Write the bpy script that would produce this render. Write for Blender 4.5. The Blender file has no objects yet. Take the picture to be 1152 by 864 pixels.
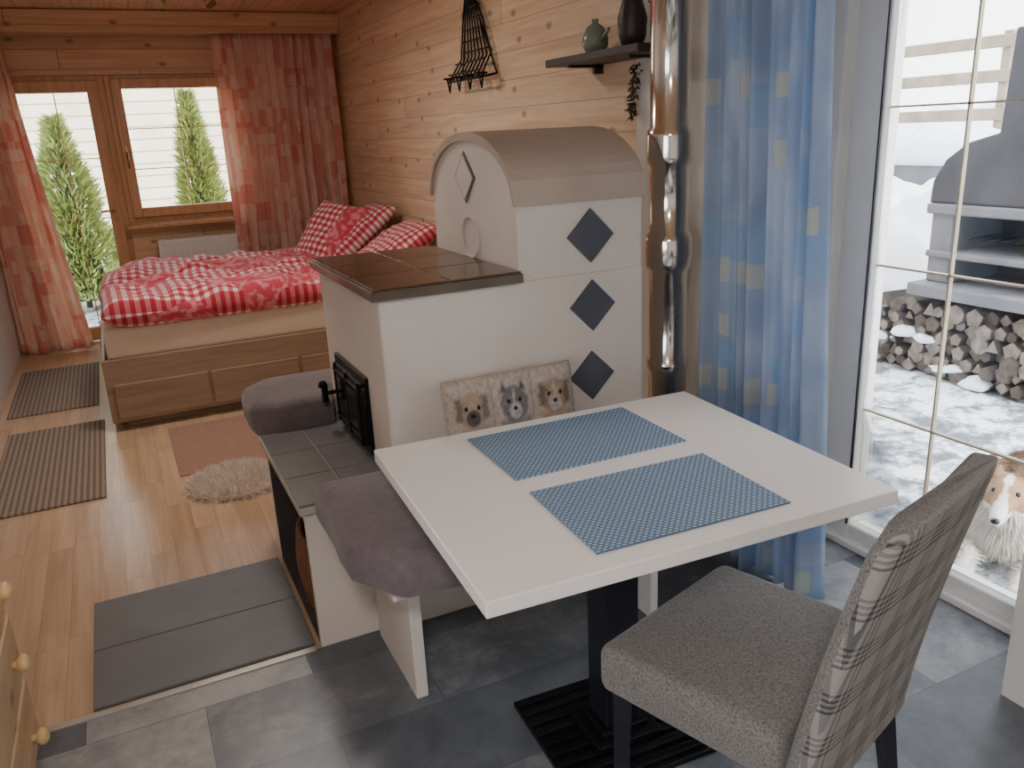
import bpy, bmesh, math, random
from mathutils import Vector, Matrix, Euler, noise
random.seed(7)
R=random.random
def U(a,b): return a+(b-a)*random.random()
S=bpy.context.scene
H=1.52
# ------------------------------------------------------------ colour / node helpers
def C(r,g,b):
    f=lambda v:(v/255/12.92 if v/255<=0.04045 else ((v/255+0.055)/1.055)**2.4)
    return (f(r),f(g),f(b),1.0)
class NT:
    def __init__(s,name):
        s.m=bpy.data.materials.new(name); s.m.use_nodes=True
        s.t=s.m.node_tree; s.b=s.t.nodes['Principled BSDF']; s.out=s.t.nodes['Material Output']
        s._oc=None
    def n(s,ty,**k):
        nd=s.t.nodes.new(ty)
        for a,b in k.items(): setattr(nd,a,b)
        return nd
    def put(s,sock,v):
        if v is None: return
        if isinstance(v,bpy.types.NodeSocket): s.t.links.new(v,sock)
        else:
            try: sock.default_value=v
            except Exception: sock.default_value=v[:3]
    def M(s,op,a,b=None,c=None):
        nd=s.n('ShaderNodeMath',operation=op); s.put(nd.inputs[0],a); s.put(nd.inputs[1],b)
        if c is not None: s.put(nd.inputs[2],c)
        return nd.outputs[0]
    def mix(s,f,a,b,mode='MIX'):
        nd=s.n('ShaderNodeMix',data_type='RGBA',blend_type=mode); s.put(nd.inputs[0],f); s.put(nd.inputs[6],a); s.put(nd.inputs[7],b)
        return nd.outputs[2]
    def ramp(s,f,stops,interp='LINEAR'):
        nd=s.n('ShaderNodeValToRGB'); nd.color_ramp.interpolation=interp
        e=nd.color_ramp.elements
        while len(e)<len(stops): e.new(0.5)
        for i,(p,c) in enumerate(stops): e[i].position=p; e[i].color=c if len(c)==4 else (*c,1)
        s.put(nd.inputs[0],f); return nd.outputs[0]
    def xyz(s,which='Object'):
        tc=s.n('ShaderNodeTexCoord'); sp=s.n('ShaderNodeSeparateXYZ'); s.put(sp.inputs[0],tc.outputs[which]); return sp.outputs[0],sp.outputs[1],sp.outputs[2]
    def vec(s,x,y,z=0.0):
        nd=s.n('ShaderNodeCombineXYZ'); s.put(nd.inputs[0],x); s.put(nd.inputs[1],y); s.put(nd.inputs[2],z); return nd.outputs[0]
    def noise(s,v=None,scale=5,detail=3,rough=.5,dist=0):
        nd=s.n('ShaderNodeTexNoise'); 
        if v is None: v=s.n('ShaderNodeTexCoord').outputs['Object']
        s.put(nd.inputs['Vector'],v); nd.inputs['Scale'].default_value=scale; nd.inputs['Detail'].default_value=detail; nd.inputs['Roughness'].default_value=rough; nd.inputs['Distortion'].default_value=dist
        return nd.outputs[0]
    def white(s,v):
        nd=s.n('ShaderNodeTexWhiteNoise',noise_dimensions='3D'); s.put(nd.inputs['Vector'],v); return nd.outputs['Value'],nd.outputs['Color']
    def bump(s,h,strength=.3,dist=.01):
        nd=s.n('ShaderNodeBump'); nd.inputs['Strength'].default_value=strength; nd.inputs['Distance'].default_value=dist
        s.put(nd.inputs['Height'],h); s.put(s.b.inputs['Normal'],nd.outputs[0])
    def col(s,c): s.put(s.b.inputs['Base Color'],c)
    def set(s,rough=.5,metal=0,spec=.5,sheen=0,coat=0):
        s.b.inputs['Roughness'].default_value=rough; s.b.inputs['Metallic'].default_value=metal; s.b.inputs['Specular IOR Level'].default_value=spec
        s.b.inputs['Sheen Weight'].default_value=sheen; s.b.inputs['Coat Weight'].default_value=coat
        return s
def simple(name,c,rough=.5,metal=0,spec=.5,var=.12,scale=8,bump=0,bscale=60,sheen=0,coat=0):
    t=NT(name); t.set(rough,metal,spec,sheen,coat)
    f=t.noise(scale=scale)
    d=tuple(x*(1-var) for x in c[:3])+(1,); l=tuple(min(1,x*(1+var)) for x in c[:3])+(1,)
    t.col(t.ramp(f,[(.3,d),(.7,l)]))
    if bump: t.bump(t.noise(scale=bscale,detail=4),bump,.005)
    return t.m
def planks(name,al,ac,width,length,cd,cl,rough=.5,knots=True,gap=.035,var=.25,spec=.4,jg=.002):
    t=NT(name); t.set(rough,0,spec); P=t.xyz(); a=P[al]; b=P[ac]
    o=[i for i in (0,1,2) if i not in(al,ac)][0]; c=P[o]
    bs=t.M('DIVIDE',b,width); row=t.M('FLOOR',bs); rn,_=t.white(t.vec(row,3.1,7.7))
    a2=t.M('ADD',a,t.M('MULTIPLY',rn,length*3)); as_=t.M('DIVIDE',a2,length); cl_=t.M('FLOOR',as_)
    r2,_=t.white(t.vec(row,cl_,1.3))
    v=t.vec(t.M('ADD',t.M('MULTIPLY',a,1.6),t.M('MULTIPLY',r2,37)),t.M('MULTIPLY',b,26),t.M('MULTIPLY',c,26))
    g=t.noise(v,1.0,5,.6,.6)
    col=t.ramp(g,[(.3,cd),(.62,cl)])
    val=t.M('ADD',1-var/2,t.M('MULTIPLY',r2,var)); 
    col=t.mix(1.0,col,t.vec(val,val,val),'MULTIPLY')
    if knots:
        vo=t.n('ShaderNodeTexVoronoi',voronoi_dimensions='2D'); vo.inputs['Scale'].default_value=1
        t.put(vo.inputs['Vector'],t.vec(t.M('MULTIPLY',a,3.3),t.M('MULTIPLY',b,5.5)))
        d=vo.outputs['Distance']; cc=t.n('ShaderNodeSeparateColor'); t.put(cc.inputs[0],vo.outputs['Color'])
        pres=t.M('GREATER_THAN',cc.outputs[0],.45)
        k=t.ramp(d,[(.04,(1,1,1,1)),(.12,(0,0,0,1))]); kk=t.M('MULTIPLY',k,pres)
        col=t.mix(t.M('MULTIPLY',kk,.7),col,C(136,86,56))
    fr=t.M('FRACT',bs); gl=t.M('LESS_THAN',fr,gap); fj=t.M('LESS_THAN',t.M('FRACT',as_),jg)
    gg=t.M('MAXIMUM',gl,fj)
    col=t.mix(t.M('MULTIPLY',gg,.55),col,(cd[0]*.3,cd[1]*.25,cd[2]*.25,1))
    t.col(col); t.bump(t.M('SUBTRACT',t.M('MULTIPLY',g,.15),gg),.5,.004)
    return t.m
# ------------------------------------------------------------ geometry helpers
def link(o,parent=None):
    S.collection.objects.link(o)
    if parent: o.parent=parent
    return o
def group(name,loc=(0,0,0),rz=0):
    e=bpy.data.objects.new(name,None); e.location=loc; e.rotation_euler=(0,0,rz); e.empty_display_size=.1
    return link(e)
class B:
    def __init__(s): s.bm=bmesh.new()
    def _fin(s,r,mi,sm):
        fs=set()
        for v in r['verts']:
            for f in v.link_faces: fs.add(f)
        for f in fs: f.material_index=mi; f.smooth=sm
        return s
    def box(s,x0,x1,y0,y1,z0,z1,mi=0,rot=None):
        c=Vector(((x0+x1)/2,(y0+y1)/2,(z0+z1)/2))
        m=Matrix.Translation(c)@(Euler(rot).to_matrix().to_4x4() if rot else Matrix())@Matrix.Diagonal((abs(x1-x0),abs(y1-y0),abs(z1-z0),1))
        return s._fin(bmesh.ops.create_cube(s.bm,size=1,matrix=m),mi,False)
    def cyl(s,p,q,r1,r2=None,mi=0,seg=20,cap=True,sm=True):
        p=Vector(p);q=Vector(q); r2=r1 if r2 is None else r2; d=q-p
        m=Matrix.Translation((p+q)/2)@d.to_track_quat('Z','Y').to_matrix().to_4x4()
        r=bmesh.ops.create_cone(s.bm,cap_ends=cap,segments=seg,radius1=r1,radius2=r2,depth=d.length,matrix=m)
        s._fin(r,mi,sm)
        for v in r['verts']:
            for f in v.link_faces:
                if len(f.verts)>4: f.smooth=False
        return s
    def ell(s,c,sz,mi=0,rot=None,u=20,v=12):
        if isinstance(sz,(int,float)): sz=(sz,)*3
        m=Matrix.Translation(c)@(Euler(rot).to_matrix().to_4x4() if rot else Matrix())@Matrix.Diagonal((*sz,1))
        return s._fin(bmesh.ops.create_uvsphere(s.bm,u_segments=u,v_segments=v,radius=1,matrix=m),mi,True)
    def lathe(s,prof,c=(0,0,0),mi=0,seg=32,sm=True):
        rings=[]
        for r,z in prof:
            rings.append([s.bm.verts.new((c[0]+r*math.cos(2*math.pi*i/seg),c[1]+r*math.sin(2*math.pi*i/seg),c[2]+z)) for i in range(seg)])
        for a,b in zip(rings,rings[1:]):
            for i in range(seg):
                f=s.bm.faces.new((a[i],a[(i+1)%seg],b[(i+1)%seg],b[i])); f.material_index=mi; f.smooth=sm
        for rg,fl in ((rings[0],True),(rings[-1],False)):
            f=s.bm.faces.new(rg[::-1] if fl else rg); f.material_index=mi
        return s
    def prism(s,pts,fn,mi=0,mi_side=None,sm=False):
        a=[s.bm.verts.new(fn(p,0)) for p in pts]; b=[s.bm.verts.new(fn(p,1)) for p in pts]
        n=len(pts)
        for i in range(n):
            f=s.bm.faces.new((a[i],a[(i+1)%n],b[(i+1)%n],b[i])); f.material_index=mi if mi_side is None else mi_side; f.smooth=sm
        f=s.bm.faces.new(a[::-1]); f.material_index=mi; f=s.bm.faces.new(b); f.material_index=mi
        return s
    def torus(s,c,Rr,r,axis='Z',mi=0,seg=32,ms=8,sc=(1,1)):
        q={'Z':Matrix(),'X':Matrix.Rotation(math.pi/2,4,'Y'),'Y':Matrix.Rotation(math.pi/2,4,'X')}[axis]
        rg=[]
        for i in range(seg):
            t=2*math.pi*i/seg; row=[]
            for j in range(ms):
                p=2*math.pi*j/ms; v=Vector(((Rr+r*math.cos(p))*math.cos(t)*sc[0],(Rr+r*math.cos(p))*math.sin(t)*sc[1],r*math.sin(p)))
                row.append(s.bm.verts.new(q@v+Vector(c)))
            rg.append(row)
        for i in range(seg):
            for j in range(ms):
                f=s.bm.faces.new((rg[i][j],rg[(i+1)%seg][j],rg[(i+1)%seg][(j+1)%ms],rg[i][(j+1)%ms])); f.material_index=mi; f.smooth=True
        return s
    def done(s,name,mats,parent=None,bevel=0,seg=2,loc=None,rot=None):
        bmesh.ops.recalc_face_normals(s.bm,faces=s.bm.faces)
        me=bpy.data.meshes.new(name); s.bm.to_mesh(me); s.bm.free()
        for m in (mats if isinstance(mats,(list,tuple)) else [mats]): me.materials.append(m)
        o=link(bpy.data.objects.new(name,me),parent)
        if loc: o.location=loc
        if rot: o.rotation_euler=rot
        if bevel:
            md=o.modifiers.new('bevel','BEVEL'); md.width=bevel; md.segments=seg; md.limit_method='ANGLE'; md.angle_limit=.6
            if seg>2:
                for p in me.polygons: p.use_smooth=True
        return o
def grid(name,nu,nv,fn,mat,parent=None,uv=None,solid=0,loc=None,rot=None):
    vs=[];fs=[]
    for j in range(nv+1):
        for i in range(nu+1): vs.append(fn(i/nu,j/nv))
    for j in range(nv):
        for i in range(nu):
            a=j*(nu+1)+i; fs.append((a,a+1,a+nu+2,a+nu+1))
    me=bpy.data.meshes.new(name); me.from_pydata(vs,[],fs)
    if uv:
        l=me.uv_layers.new(name='UVMap')
        for p in me.polygons:
            for li in p.loop_indices:
                vi=me.loops[li].vertex_index; i=vi%(nu+1); j=vi//(nu+1); l.data[li].uv=uv(i/nu,j/nv)
    for p in me.polygons: p.use_smooth=True
    me.materials.append(mat); o=link(bpy.data.objects.new(name,me),parent)
    if solid: m=o.modifiers.new('solid','SOLIDIFY'); m.thickness=solid
    if loc: o.location=loc
    if rot: o.rotation_euler=rot
    return o
def pillow(name,w,d,h,mat,parent=None,loc=(0,0,0),rot=(0,0,0),wr=.01,ns=5,n=36,pw=3,pinch=.06,seed=0,paint=None,dome=False):
    bm=bmesh.new(); 
    def P(u,v,sg):
        e=max(0,(1-abs(u)**pw)*(1-abs(v)**pw))**.5
        x=w/2*u*(1-pinch*(1-v*v)*.6); y=d/2*v*(1-pinch*(1-u*u)*.6)
        z=sg*h/2*e
        if dome: z=h*e if sg>0 else 0
        if sg>0: z+=wr*e*noise.noise(Vector((x*ns+seed,y*ns,seed)))*2+wr*.5*e*noise.noise(Vector((x*ns*2.7+seed,y*ns*2.2,seed+5)))*2
        return (x,y,max(z,0) if dome else z)
    for sg in (1,-1):
        g=[[bm.verts.new(P(2*i/n-1,2*j/n-1,sg)) for i in range(n+1)] for j in range(n+1)]
        for j in range(n):
            for i in range(n):
                q=(g[j][i],g[j][i+1],g[j+1][i+1],g[j+1][i]); f=bm.faces.new(q if sg>0 else q[::-1]); f.smooth=True
    bmesh.ops.remove_doubles(bm,verts=bm.verts,dist=.0004)
    me=bpy.data.meshes.new(name); bm.to_mesh(me); bm.free(); me.materials.append(mat)
    if paint:
        ca=me.color_attributes.new(name='Col',type='FLOAT_COLOR',domain='POINT')
        for i,v in enumerate(me.vertices): ca.data[i].color=paint(v.co.x/(w/2),v.co.y/(d/2),v.co.z)
    o=link(bpy.data.objects.new(name,me),parent); o.location=loc; o.rotation_euler=rot; return o
def wires(name,splines,r,mat,parent=None):
    cu=bpy.data.curves.new(name,'CURVE'); cu.dimensions='3D'; cu.bevel_depth=r; cu.bevel_resolution=3
    for pts in splines:
        sp=cu.splines.new('POLY'); sp.points.add(len(pts)-1)
        for p,q in zip(sp.points,pts): p.co=(*q,1)
    cu.materials.append(mat); return link(bpy.data.objects.new(name,cu),parent)
def blades(name,items,mat,parent=None):
    vs=[];fs=[];cs=[]
    for p,d,L,w,c in items:
        d=d.normalized(); s=d.cross(Vector((U(-1,1),U(-1,1),U(-1,1)))).normalized()*w
        k=len(vs); vs+= [p-s,p+s,p+d*L+Vector((0,0,-L*.15))]; fs.append((k,k+1,k+2)); cs+=[c]*3
    me=bpy.data.meshes.new(name); me.from_pydata([tuple(v) for v in vs],[],fs)
    ca=me.color_attributes.new(name='Col',type='FLOAT_COLOR',domain='POINT')
    for i,c in enumerate(cs): ca.data[i].color=c
    me.materials.append(mat); return link(bpy.data.objects.new(name,me),parent)
def attr_mat(name,rough=.8):
    t=NT(name); t.set(rough,0,.2); a=t.n('ShaderNodeAttribute',attribute_name='Col'); t.col(a.outputs['Color']); return t.m
def samp(o,n):
    dg=bpy.context.evaluated_depsgraph_get(); ev=o.evaluated_get(dg); me=ev.to_mesh(); me.calc_loop_triangles()
    T=[];A=[]
    for t in me.loop_triangles: T.append(([me.vertices[i].co.copy() for i in t.vertices],t.normal.copy())); A.append(t.area)
    out=[]
    for (v,nn) in random.choices(T,A,k=n):
        a=R();b=R()
        if a+b>1:a=1-a;b=1-b
        out.append((v[0]+(v[1]-v[0])*a+(v[2]-v[0])*b,nn))
    ev.to_mesh_clear(); return out
# ------------------------------------------------------------ materials
pine_wall=planks('pine_wall',1,2,.135,4.2,C(206,172,138),C(230,204,172),.45,True,.03,.2)
pine_far=planks('pine_far',0,2,.14,4.2,C(198,158,120),C(220,186,150),.45,True,.03,.15)
pine_ceil=planks('pine_ceiling',1,0,.12,4.0,C(204,162,124),C(226,192,156),.5,True,.04,.15)
parquet=planks('parquet',1,0,.09,.75,C(186,152,120),C(210,180,148),.28,False,.015,.22,.5,.003)
framewood=planks('frame_wood',2,0,.3,3.0,C(192,144,100),C(214,168,122),.4,False,.0,.1,.5,0)
bedwood=planks('bed_wood',0,2,.5,4.0,C(136,112,94),C(162,136,114),.45,False,.0,.15,.4,0)
dresserwood=planks('dresser_wood',1,2,.4,3.0,C(214,176,130),C(234,202,158),.4,True,.0,.15,.5,0)
def vinyl():
    t=NT('stone_vinyl'); t.set(.34,0,.5); x,y,z=t.xyz()
    w,l=.305,.61
    row=t.M('FLOOR',t.M('DIVIDE',y,w)); xs=t.M('DIVIDE',t.M('ADD',x,t.M('MULTIPLY',t.M('MODULO',t.M('ADD',row,20.0),2.0),l/2)),l)
    cc=t.M('FLOOR',xs); r,_=t.white(t.vec(row,cc,2.2))
    n1=t.noise(scale=3.5,detail=8,rough=.7,dist=.4); n2=t.noise(scale=16,detail=6,rough=.75)
    f=t.M('ADD',t.M('MULTIPLY',n1,.6),t.M('ADD',t.M('MULTIPLY',n2,.3),t.M('MULTIPLY',t.M('POWER',r,2.0),.38)))
    c=t.ramp(f,[(.35,C(82,87,96)),(.56,C(110,115,122)),(.82,C(180,179,178))])
    g=t.M('MAXIMUM',t.M('LESS_THAN',t.M('FRACT',t.M('DIVIDE',y,w)),.007),t.M('LESS_THAN',t.M('FRACT',xs),.0035))
    t.col(t.mix(g,c,C(80,83,88))); t.bump(n2,.1,.004); return t.m
vinyl=vinyl()
plaster=simple('white_plaster',C(222,218,212),.85,var=.04,scale=3,bump=.15,bscale=90)
wallwhite=simple('wall_paint',C(226,220,218),.85,var=.03,scale=3,bump=.1,bscale=120)
stovewhite=simple('stove_plaster',C(228,219,210),.8,var=.04,scale=4,bump=.25,bscale=70)
taupe=simple('stove_roof_plaster',C(192,177,162),.7,var=.06,scale=5,bump=.2,bscale=60)
slabbrown=simple('slab_tile_brown',C(106,80,64),.25,var=.25,scale=14,coat=.2)
slabedge=simple('slab_edge_glaze',C(96,86,72),.28,var=.2,coat=.2)
graytile=simple('bench_tile_gray',C(110,109,110),.3,var=.12,scale=10)
hearthm=simple('hearth_slate',C(106,107,108),.42,var=.1,scale=6,bump=.1)
diam=simple('diamond_tile',C(84,88,98),.3,var=.12)
grout=simple('grout',C(190,184,176),.8)
niche_shade=simple('niche_shade_grey',C(70,64,62),.9,var=.2)  # dark grey puts the shade inside the basket niche into the colour
blackiron=simple('cast_iron',C(22,22,24),.42,metal=.6,var=.2)
black=simple('black_metal',C(24,25,28),.35,metal=.3,var=.15)
darkmetal=simple('column_metal',C(44,46,54),.35,metal=.5,var=.1)
chrome=simple('polished_steel',C(230,226,218),.13,metal=1,var=.03,scale=3)
brass=simple('brass',C(176,146,96),.3,metal=.9)
muntm=simple('muntin_champagne',C(206,190,160),.35,metal=.3)
whitelam=simple('white_laminate',C(242,236,231),.28,var=.015,scale=3)
upvc=simple('grey_door_frame',C(232,228,224),.4,var=.03)
radm=simple('radiator_enamel',C(236,234,230),.35,var=.02)
darkwood=simple('dark_wood',C(46,38,36),.45,var=.2)
cushg=simple('cushion_mauve_grey',C(112,101,104),.95,var=.12,scale=40,bump=.3,bscale=300,sheen=.25)
mattr=simple('mattress_cream',C(222,204,184),.9,var=.04)
cream=simple('cream_fabric',C(228,208,190),.9,var=.06,bump=.2,bscale=200)
dkb=simple('eye_dark',C(16,12,10),.15,var=.05)
knobm=simple('knob_wood',C(240,206,150),.3,var=.08)
snow=simple('snow',C(240,243,250),.7,var=.03,scale=2,bump=.3,bscale=12)
conc=simple('concrete_grey',C(104,104,108),.85,var=.15,scale=6,bump=.3)
concd=simple('concrete_dark',C(58,58,62),.85,var=.2,scale=6,bump=.3)
barkm=simple('log_bark',C(80,71,64),.9,var=.35,scale=30,bump=.5)
logend=simple('log_end',C(112,103,95),.85,var=.4,scale=20)
fencew=simple('fence_wood',C(150,136,118),.85,var=.2)
wick=simple('wicker',C(120,76,48),.6,var=.35,scale=60,bump=.5,bscale=120)
ceram=simple('ceramic_green',C(132,146,132),.2,var=.2)
transm=simple('alu_strip',C(190,186,178),.35,metal=.6)
opal=simple('opal_glass',C(240,236,228),.3,var=.02)
def snowground():
    t=NT('snow_ground'); t.set(.8,0,.3)
    f=t.noise(scale=4.5,detail=9,rough=.78,dist=.2)
    t.col(t.ramp(f,[(.42,C(104,108,116)),(.485,C(164,170,178)),(.54,C(238,242,248))])); t.bump(f,.5,.03); return t.m
snowground=snowground()
def siding():
    t=NT('siding'); t.set(.8); x,y,z=t.xyz(); f=t.M('FRACT',t.M('DIVIDE',z,.16)); n=t.noise(scale=3)
    c=t.ramp(n,[(.3,C(210,194,166)),(.7,C(230,218,196))]); t.col(t.mix(t.M('LESS_THAN',f,.12),c,C(164,146,120))); return t.m
siding=siding()
def glassm():
    t=NT('window_glass'); tr=t.n('ShaderNodeBsdfTransparent'); gl=t.n('ShaderNodeBsdfGlossy'); gl.inputs['Roughness'].default_value=.02
    tr.inputs[0].default_value=(.97,.98,.98,1)
    fr=t.n('ShaderNodeFresnel'); fr.inputs[0].default_value=1.45; mx=t.n('ShaderNodeMixShader')
    t.put(mx.inputs[0],t.M('MULTIPLY',fr.outputs[0],.8)); t.put(mx.inputs[1],tr.outputs[0]); t.put(mx.inputs[2],gl.outputs[0]); t.put(t.out.inputs[0],mx.outputs[0]); return t.m
glass=glassm()
def cloth_out(t,c,trans=.4,rough=.9):
    d=t.n('ShaderNodeBsdfDiffuse'); tr=t.n('ShaderNodeBsdfTranslucent'); mx=t.n('ShaderNodeMixShader'); mx.inputs[0].default_value=trans
    t.put(d.inputs[0],c); t.put(tr.inputs[0],c); t.put(mx.inputs[1],d.outputs[0]); t.put(mx.inputs[2],tr.outputs[0]); t.put(t.out.inputs[0],mx.outputs[0]); return t.m
def curtain_red():
    t=NT('curtain_red_print'); u,v,_=t.xyz('UV'); wv=t.noise(t.vec(u,v),7,2)
    u2=t.M('ADD',u,t.M('MULTIPLY',wv,.03)); v2=t.M('ADD',v,t.M('MULTIPLY',wv,.05))
    def cells(sx,sz,seed):
        cu=t.M('FLOOR',t.M('DIVIDE',u2,sx)); cv=t.M('FLOOR',t.M('DIVIDE',t.M('ADD',v2,seed),sz)); return t.white(t.vec(cu,cv,seed))[0]
    base=t.ramp(t.noise(t.vec(u,v),2.5,3),[(.35,C(244,208,190)),(.65,C(250,226,212))])
    m1=t.M('GREATER_THAN',cells(.11,.15,1.7),.74); m2=t.M('GREATER_THAN',cells(.07,.09,4.3),.76); m3=t.M('GREATER_THAN',cells(.2,.5,8.3),.6)
    c=t.mix(t.M('MULTIPLY',m3,.45),base,C(244,198,178)); c=t.mix(t.M('MULTIPLY',m1,.5),c,C(228,144,126)); c=t.mix(t.M('MULTIPLY',m2,.6),c,C(252,240,228))
    return cloth_out(t,c,.52)
def curtain_blue():
    t=NT('curtain_blue_print'); u,v,_=t.xyz('UV')
    def cells(sx,sz,seed):
        cu=t.M('FLOOR',t.M('DIVIDE',u,sx)); cv=t.M('FLOOR',t.M('DIVIDE',v,sz)); return t.white(t.vec(cu,cv,seed))[0]
    def sq(sx,sz,seed,th,lo,hi):
        m=t.M('GREATER_THAN',cells(sx,sz,seed),th)
        n=t.noise(t.vec(u,v),9,2)
        fu=t.M('FRACT',t.M('DIVIDE',u,sx)); fv=t.M('FRACT',t.M('ADD',t.M('DIVIDE',v,sz),t.M('MULTIPLY',n,.25)))
        ins=t.M('MULTIPLY',t.M('MULTIPLY',t.M('GREATER_THAN',fu,lo),t.M('LESS_THAN',fu,hi)),t.M('MULTIPLY',t.M('GREATER_THAN',fv,lo),t.M('LESS_THAN',fv,hi)))
        return t.M('MULTIPLY',m,ins)
    base=t.ramp(t.noise(t.vec(u,t.M('MULTIPLY',v,.5)),4,3,.5,1.0),[(.35,C(164,182,208)),(.55,C(186,200,220)),(.7,C(204,215,230))])
    c=t.mix(t.M('MULTIPLY',sq(.17,.21,9.1,.6,.1,.75),.5),base,C(156,190,222))
    c=t.mix(t.M('MULTIPLY',sq(.16,.19,3.1,.70,.3,.7),.5),c,C(226,222,192)); 
    return cloth_out(t,c,.42)
cred=curtain_red(); cblue=curtain_blue()
def gingham(name,s,heart=False,white=C(240,226,224),red=C(184,38,58),mid=C(214,112,122)):
    t=NT(name); t.set(.9,sheen=.2); x,y,z=t.xyz()
    a=t.M('LESS_THAN',t.M('FRACT',t.M('DIVIDE',x,s)),.5); b=t.M('LESS_THAN',t.M('FRACT',t.M('DIVIDE',y,s)),.5)
    f=t.M('MULTIPLY',t.M('ADD',a,b),.5); c=t.ramp(f,[(0,white),(.4,mid),(.9,red)],'CONSTANT')
    if heart:
        n=t.noise(scale=2.1,detail=1); m=t.M('GREATER_THAN',n,.52)
        st=t.noise(scale=22,detail=1); rc=t.ramp(st,[(.45,C(204,70,88)),(.6,C(228,138,150))])
        c=t.mix(m,c,rc)
    t.col(c); t.bump(t.noise(scale=9,detail=3),.3,.02); return t.m
ging=gingham('gingham_red',.042); gingh=gingham('gingham_red_print',.052,True)
def tweed():
    t=NT('tweed_grey'); t.set(.95,sheen=.2); n=t.noise(scale=220,detail=3,rough=.8); t.col(t.ramp(n,[(.35,C(80,77,75)),(.6,C(128,123,119))])); t.bump(n,.4,.003); return t.m
tweed=tweed()
def glen():
    t=NT('glen_check'); t.set(.95); x0,y,z=t.xyz(); x=t.M('ADD',x0,t.M('MULTIPLY',y,.6))
    def st(a,s,d=.5): return t.M('LESS_THAN',t.M('FRACT',t.M('DIVIDE',t.M('ADD',a,5.0),s)),d)
    bx=st(x,.096); bz=st(z,.096)
    sx=st(x,.012); sz=st(z,.012)
    lines=t.M('ADD',t.M('MULTIPLY',t.M('MULTIPLY',sx,bx),.42),t.M('MULTIPLY',t.M('MULTIPLY',sz,bz),.42))
    lx=t.M('MULTIPLY',st(x,.096,.04),.25); lz=t.M('MULTIPLY',st(z,.096,.04),.25)
    f=t.M('ADD',lines,t.M('ADD',lx,lz))
    n=t.noise(scale=300,detail=2)
    f=t.M('ADD',f,t.M('MULTIPLY',t.M('SUBTRACT',n,.5),.35))
    t.col(t.ramp(f,[(0,C(142,138,134)),(.9,C(60,58,60))])); t.bump(n,.2,.002); return t.m
glen=glen()
def matm():
    t=NT('woven_placemat'); t.set(.6); x,y,z=t.xyz(); s=.0085
    row=t.M('FLOOR',t.M('DIVIDE',y,s)); off=t.M('MULTIPLY',t.M('MODULO',t.M('ADD',row,200.),2.),.5)
    fx=t.M('FRACT',t.M('ADD',t.M('DIVIDE',x,s*1.7),off)); fy=t.M('FRACT',t.M('DIVIDE',y,s))
    h=t.M('MULTIPLY',t.M('SINE',t.M('MULTIPLY',fx,math.pi)),t.M('SINE',t.M('MULTIPLY',fy,math.pi)))
    t.col(t.ramp(h,[(.08,C(78,100,124)),(.45,C(124,154,180)),(.9,C(168,192,212))])); t.bump(h,.6,.003); return t.m
matm=matm()
def ribrug(name,c1,c2,s=.03):
    t=NT(name); t.set(.95); x,y,z=t.xyz(); f=t.M('FRACT',t.M('DIVIDE',x,s)); n=t.noise(scale=70,detail=3)
    g=t.M('ADD',t.M('MULTIPLY',t.M('ABSOLUTE',t.M('SUBTRACT',f,.5)),1.5),t.M('MULTIPLY',n,.35)); t.col(t.ramp(g,[(.25,c1),(.8,c2)])); t.bump(g,.5,.008); return t.m
rug1=ribrug('ribbed_mat',C(112,98,88),C(158,142,126),.026)
rugp=simple('flat_rug_rose',C(164,130,112),.95,var=.12,scale=80,bump=.3)
furm=attr_mat('fur_strands'); leafm=attr_mat('thuja_foliage',.7); printm=attr_mat('printed_fabric',.9)

# ------------------------------------------------------------ ROOM SHELL
XL,XR,YF=-.83,1.94,7.4; ZC=2.49; YB=-2.6; XK=-2.8
B().box(XK,2.34,YB,2.25,-.12,0).done('floor',vinyl)
B().box(XL,XR,2.25,YF,-.12,0).done('floor_wood',parquet)
B().box(-.42,.34,2.237,2.262,.0,.005).done('trim_1',transm)
B().box(XK-.2,2.34,YB-.2,YF+.3,ZC,ZC+.15).done('ceiling',pine_ceil)
B().box(XL-.2,XL,1.2,YF+.3,0,ZC).box(XK,XL-.2,1.2,1.4,0,ZC).done('wall_left',wallwhite)
b=B(); b.box(XK-.2,XK,YB,1.4,0,.6); b.box(XK-.2,XK,YB,1.4,2.25,ZC); b.box(XK-.2,XK,YB,-2.2,.6,2.25); b.box(XK-.2,XK,.9,1.4,.6,2.25); b.done('wall_kitchen',wallwhite)
B().box(XK-.2,2.34,YB-.2,YB,0,ZC).done('wall_back',wallwhite)
b=B(); b.box(XK-.12,XK-.06,-2.2,.9,.6,.68); b.box(XK-.12,XK-.06,-2.2,.9,2.17,2.25)
for y in (-2.2,-.69,.82): b.box(XK-.12,XK-.06,y,y+.08,.68,2.17)
w2=group('window_2'); b.done('frame',upvc,w2); B().box(XK-.095,XK-.085,-2.12,.82,.68,2.17).done('glass',glass,w2)
B().box(XR,2.34,2.84,YF+.3,0,ZC).done('wall_right',pine_wall)
b=B(); b.box(XR,2.34,2.12,2.84,0,ZC); b.box(XR,2.34,1.11,2.12,2.12,ZC); b.box(XR,2.34,YB,1.11,0,ZC); b.done('wall_right_plaster',plaster)
b=B(); b.box(XL-.2,-.62,YF,YF+.3,0,ZC); b.box(-.62,2.34,YF,YF+.3,2.06,ZC); b.box(1.12,2.34,YF,YF+.3,0,2.06); b.box(.12,1.12,YF,YF+.3,0,.93)
b.done('wall_far',pine_far)
B().box(XL,XR,7.13,7.37,2.33,2.485).done('curtain_pelmet',pine_far,bevel=.006)
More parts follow.
